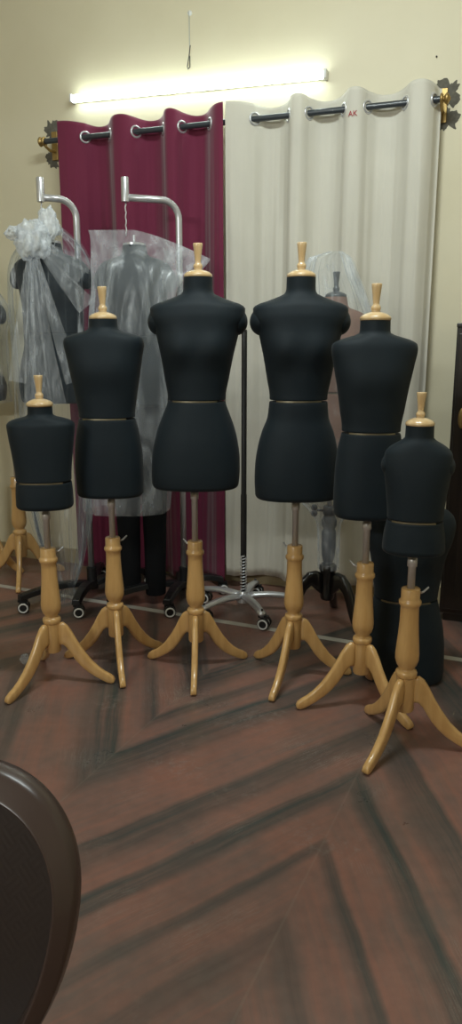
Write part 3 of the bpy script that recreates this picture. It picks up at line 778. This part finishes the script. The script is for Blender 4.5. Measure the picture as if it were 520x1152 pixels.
def curtain(name, label, cross_px, first_front, x_left, x_right, mat, bot_px, ringcol, top_ext=.07, seed=0, amp=.06):
    """cross_px: photo columns where the cloth crosses the rod"""
    def rod_y(x): return 158 + (113 - 158) * (x - 50) / (497 - 50)
    ss = [whit(x, rod_y(x), DR_ROD)[0] for x in cross_px]
    s_a = whit(x_left, rod_y(x_left), DR_ROD)[0]; s_b = whit(x_right, rod_y(x_right), DR_ROD)[0]
    xs = [s_a] + ss + [s_b]
    ph = [0.5 * math.pi if True else 0] + [math.pi * (i + 1) for i in range(len(ss))] + [math.pi * (len(ss) + .5)]
    f = lambda s: pchip_lin(xs, ph, s)
    sign = 1 if first_front else -1
    o = thing(name, label, 'curtain', wp(0, 0, 0), WROT)
    n = 40 * (len(ss) + 1); m = 60
    zt = zrod + top_ext
    verts = []; faces = []
    def surf(s, q):
        p = f(s)
        # sine wave, softened; folds broaden and wander lower down
        w = math.sin(p) * sign
        a = amp * (1 - .25 * q)
        flat = w * (1.0 + .15 * math.cos(2 * p))
        wob = .022 * mnoise.noise(Vector((s * 7 + seed, q * 2.0, seed))) * q + .010 * mnoise.noise(Vector((s * 20 + seed, q * 3, 3))) * min(1, q * 4) + .006 * mnoise.noise(Vector((s * 45, q * 1.5, seed + 7))) * min(1, q * 4)
        return DR_ROD + a * flat + wob, .012 * mnoise.noise(Vector((s * 4, q * 3, seed + 11))) * q
    for i in range(m + 1):
        q = (i / m) ** 1.25
        for j in range(n + 1):
            s = s_a + (s_b - s_a) * j / n
            d, ds = surf(s, q)
            zb = bot_px(s)
            z = zt + .012 * math.sin(f(s)) * sign * max(0, 1 - q * 10) + (zb - zt) * q
            verts.append((s + ds, -max(.02, d), z))
    for i in range(m):
        for j in range(n):
            a0 = i * (n + 1) + j
            faces.append((a0, a0 + 1, a0 + n + 2, a0 + n + 1))
    mb = MB(); mb.add(verts, faces)
    c = mb.build('cloth', mat, o)
    so = c.modifiers.new('thickness', 'SOLIDIFY'); so.thickness = .002
    for k, s in enumerate(ss):
        e = .004
        d1, _ = surf(s - e, 0); d2, _ = surf(s + e, 0)
        tx = Vector((2 * e, -(d2 - d1), 0)).normalized(); nrm = Vector((-tx.y, tx.x, 0))
        MB().torus((s, -DR_ROD, zrod), nrm, .027, .0055, 28, 8).build('eyelet', M_CHROME, o)
    return o, surf, zt

def pchip_lin(xs, ys, x):
    if x <= xs[0]: return ys[0]
    for i in range(len(xs) - 1):
        if x <= xs[i + 1]:
            return ys[i] + (ys[i + 1] - ys[i]) * (x - xs[i]) / (xs[i + 1] - xs[i])
    return ys[-1]

zbm = whit(240, 655, DR_ROD)[1]
cm, _, _ = curtain('curtain', 'maroon eyelet curtain hanging on the left half of the rod', [96, 124, 153, 184, 205, 236], True, 70, 254.5, M_MAROON, lambda s: max(.03, zbm), M_CHROME, seed=2, amp=.055)
cc, surf_c, zt_c = curtain('curtain', 'ivory white eyelet curtain hanging on the right half of the rod', [287, 325, 348, 387, 414, 456, 489], True, 257, 496, M_CREAM, lambda s: .075, M_CHROME, seed=6, amp=.055)
# small red lettering printed on the curtain heading
tcu = bpy.data.curves.new('lettering', 'FONT'); tcu.body = 'AK'; tcu.size = .034; tcu.extrude = .0005
tmp = bpy.data.objects.new('lettering', tcu); COL.objects.link(tmp)
dg = bpy.context.evaluated_depsgraph_get(); tme = bpy.data.meshes.new_from_object(tmp.evaluated_get(dg)); bpy.data.objects.remove(tmp)
tme.materials.clear(); tme.materials.append(M_RED)
s1, z1 = whit(391.5, 131, DR_ROD + .05)
for v in tme.vertices:
    s = s1 + v.co.x; z = z1 + v.co.y
    d, _ = surf_c(s, max(0, (zt_c - z) / 2.5) ** .8)
    v.co = Vector((s, -(d + .004 + v.co.z), z))
tme.update()
lt = link('lettering', tme, cc)

# cement patches where the brackets are fixed
def patch(px, py, rw, rh, seed, label):
    s, z = whit(px, py, 0); n = 90; vs = [(0, -.004, 0)]; fs = []
    for ring, kk in ((1, .5), (2, 1)):
        for j in range(n):
            a = 2 * math.pi * j / n
            r = kk * (1 + (.5 * mnoise.noise(Vector((math.cos(a) * 1.7, math.sin(a) * 1.7, seed))) + .35 * mnoise.noise(Vector((math.cos(a) * 5, math.sin(a) * 5, seed + 3)))) * (kk > .6))
            vs.append((rw * r * math.cos(a), -.004 if ring == 1 else -.0005, rh * r * math.sin(a)))
    for j in range(n):
        k = (j + 1) % n
        fs.append((0, 1 + j, 1 + k)); fs.append((1 + j, 1 + n + j, 1 + n + k, 1 + k))
    o = MB().add(vs, fs).build('cement_patch', M_CEMENT); o.location = wp(s, 0, z); o.rotation_euler = (0, 0, WROT)
    tag(o, label, 'wall patch', 'rough cement patches around the rod brackets')
patch(59, 147, .05, .05, 1.2, 'rough grey cement patch on the wall above the left rod end')
patch(59, 180, .044, .046, 4.4, 'rough grey cement patch on the wall below the left rod end')
patch(504, 105, .06, .06, 7.7, 'rough grey cement patch on the wall above the right rod end')
patch(502, 135, .05, .05, 9.1, 'rough grey cement patch on the wall below the right rod end')

# ---------------------------------------------------------------- tube light
(sa, za), (sb, zb_) = whit(80, 110, .05), whit(365, 82.5, .05)
tl = thing('tube_light', 'lit white tube light fixed to the wall above the curtains', 'light', wp((sa + sb) / 2, 0, (za + zb_) / 2), WROT)
Lt = sb - sa; tilt = math.atan2(zb_ - za, Lt)
Mt = Matrix.Rotation(-tilt, 4, 'Y')
MB().box((0, -.017, 0), (Lt, .026, .03), Mt).build('housing', M_WHITE, tl, bevel=.003)
MB().loft([[(x, -.03 - .024 * math.sin(a), .019 * math.cos(a)) for a in [math.pi * j / 10 for j in range(11)]] for x in (-Lt / 2 + .01, Lt / 2 - .01)], closed=True, M=Mt).build('diffuser', M_TUBE, tl)
for s in (-1, 1):
    MB().box((s * (Lt / 2 + .004), -.029, 0), (.012, .05, .042), Mt).build('end_cap', M_WHITE, tl, bevel=.002)

# hook with cord and ring above the tube
s_, z_ = whit(213, 14, .01); s2, z2 = whit(213.5, 75, .02)
hk = thing('wall_hook', 'small wire hook dangling on a thin cord from the wall above the tube light', 'hook', wp(s_, 0, z_), WROT)
MB().lathe([(.0, .0), (.012, .0), (.012, .006), (.004, .012), (0, .014)], 14, Matrix.Rotation(math.pi / 2, 4, 'X')).build('nail_head', M_WHITE, hk)
MB().tube([(0, -.012, 0), (.001, -.014, -.12), (.003, -.015, z2 - z_ + .09)], .0022, 6).build('cord', M_CORD, hk)
zz = z2 - z_
MB().tube([(.006, -.016, zz + .1), (.002, -.02, zz + .06), (-.008, -.024, zz + .0), (-.004, -.026, zz - .012), (.006, -.024, zz - .004), (.004, -.018, zz + .05)], .0026, 8).build('hook', M_PLBLK, hk)
s_, z_ = whit(491.5, 64, 0)
nl = MB().lathe([(.0, 0), (.004, 0), (.004, .006), (.003, .01), (0, .011)], 12, Matrix.Rotation(math.pi / 2, 4, 'X')).build('wall_nail', M_PLBLK)
nl.location = wp(s_, 0, z_); nl.rotation_euler = (0, 0, WROT)
tag(nl, 'tiny dark nail in the wall above the right end of the curtain rod', 'nail')

# ---------------------------------------------------------------- dark cabinet at the right edge
sc_, _ = whit(503, 560, .22)
cab = thing('cabinet', 'tall dark wooden cabinet against the wall at the right picture edge', 'cabinet', wp(sc_ + .45, .01, 0), WROT)
MB().box((0, -.14, .74), (.90, .24, 1.40)).build('carcass', M_CAB, cab, bevel=.004)
MB().box((0, -.14, .02), (.86, .22, .04)).build('plinth', M_CAB, cab)
MB().box((0, -.14, 1.447), (.904, .26, .02)).build('cornice', M_CAB, cab, bevel=.004)
for s in (-1, 1):
    d = MB().box((s * .222, -.268, .74), (.432, .018, 1.34)); d = d.build('door', M_CAB, cab, bevel=.003)
    MB().box((s * .222, -.28, .74), (.32, .008, 1.2)).build('panel', M_CAB, d, bevel=.003)
    hb = MB(); hb.tube([(s * .05, -.28, .82), (s * .05, -.305, .81), (s * .05, -.305, .70), (s * .05, -.28, .69)], .006, 8); hb.build('handle', M_GOLD, d)
    lp = MB(); lp.ellipsoid((s * .40, -.279, 1.02), (.02, .008, .05)); lp.build('ornament', M_GOLD, d)

# ---------------------------------------------------------------- plastic chair at the lower left
ch = thing('plastic_chair', 'dark brown moulded plastic chair with basket-weave back at the lower left corner', 'chair', (-.415, .93, 0), math.radians(-12))
zc = .575
def outline(k, off=0, n=72):
    out = []
    for j in range(n):
        a = 2 * math.pi * j / n; ca, sa = math.cos(a), math.sin(a)
        x = .198 * sgnpow(ca, .86); 
        if sa >= 0: z = .168 * sgnpow(sa, .92)
        else:
            z = -.25 * abs(sa) ** .8; x = (.198 - .05 * abs(sa) ** 1.2) * sgnpow(ca, .5)
        out.append((x, z))
    return out
def backpt(x, z, dep):
    # back leans away as it rises and is gently dished
    y = .0 + (z) * .30 + .35 * x * x * -1 + dep
    return (x, y, zc + z)
O = outline(1); n = len(O)
def ringk(k, dep): return [backpt(x * k if True else x, z * k, dep) for x, z in O]
def ringo(off, dep):
    r = []
    for x, z in O:
        l = math.hypot(x, z); r.append(backpt(x * (l - off) / l, z * (l - off) / l, dep))
    return r
rim = MB().loft([ringo(.004, .05), ringo(-.002, .035), ringo(-.001, .018), ringo(.001, .012), ringo(.004, .009), ringo(.009, .003), ringo(.019, -.006), ringo(.0215, -.0085), ringo(.0235, -.0085), ringo(.0255, -.004), ringo(.027, .006), ringo(.029, .016)], True, False, False).build('back_rim', M_BROWN, ch)
pr = [ringo(.027, .014)] + [[backpt(x * k, z * k, .017) for x, z in [((x * (math.hypot(x, z) - .029) / math.hypot(x, z)), z * (math.hypot(x, z) - .029) / math.hypot(x, z)) for x, z in O]] for k in (1, .98, .9, .75, .5, .25, .05)]
MB().loft(pr, True, False, True).build('backrest', M_WEAVE, ch)
seat = MB()
seat.loft([[(x, y, z) for x, y in [(.16 * sgnpow(math.cos(a), .6), -.25 + .19 * sgnpow(math.sin(a), .6)) for a in [2 * math.pi * j / 40 for j in range(40)]]] for z in (.36, .385, .39)])
seat.build('seat', M_BROWN, ch, bevel=.003)
for sx in (-1, 1):
    MB().loft([[(sx * (.135 + .02 * q) + u * .022, -.1 + .05 * q + v * .022, .39 * (1 - q) + .0) for u, v in ((-1, -1), (1, -1), (1, 1), (-1, 1))] for q in (0, .5, 1)], smooth=False).build('leg', M_BROWN, ch, bevel=.006)
    MB().loft([[(sx * (.13 + .02 * q) + u * .022, -.38 - .03 * q + v * .022, .39 * (1 - q)) for u, v in ((-1, -1), (1, -1), (1, 1), (-1, 1))] for q in (0, .5, 1)], smooth=False).build('leg', M_BROWN, ch, bevel=.006)

# crumpled scrap of film on the floor by the leftmost legs
sp_ = ground(28, 747)
mbs = MB().loft(crumple((0, 0, .024), (.018, .016, .024), 2.2, 28, 16))
scrap = mbs.build('plastic_scrap', M_FILM2); scrap.location = (sp_.x, sp_.y, .0)
tag(scrap, 'small crumpled scrap of clear plastic on the floor behind the leftmost wooden leg', 'plastic scrap')

# ---------------------------------------------------------------- light
def area(name, loc, rot, sx, sy, power, col):
    l = bpy.data.lights.new(name, 'AREA'); l.shape = 'RECTANGLE'; l.size = sx; l.size_y = sy; l.energy = power; l.color = col
    o = bpy.data.objects.new(name, l); COL.objects.link(o); o.location = loc; o.rotation_euler = rot
    return o
# a second batten high on the opposite wall, and a ceiling fitting behind the camera
area('opposite_batten', wp(-.3, DB - .15, 2.75), (math.radians(92), 0, WROT), 1.3, .08, 62, (.95, 1, .97))
area('ceiling_fitting', (.1, 2.1, HC - .05), (math.radians(22), 0, 0), 1.1, .12, 40, (.9, 1, .98))

w = bpy.data.worlds.new('world'); sc.world = w; w.use_nodes = True
w.node_tree.nodes['Background'].inputs[0].default_value = (.6, .65, .7, 1); w.node_tree.nodes['Background'].inputs[1].default_value = .05

cam = bpy.data.cameras.new('camera'); co = bpy.data.objects.new('camera', cam); COL.objects.link(co)
co.location = (0, 0, CH); co.rotation_euler = (math.pi / 2 - PITCH, 0, 0)
cam.sensor_fit = 'VERTICAL'; cam.sensor_height = 36; cam.lens = 36 * FPX / 1152; cam.clip_start = .02
sc.camera = co
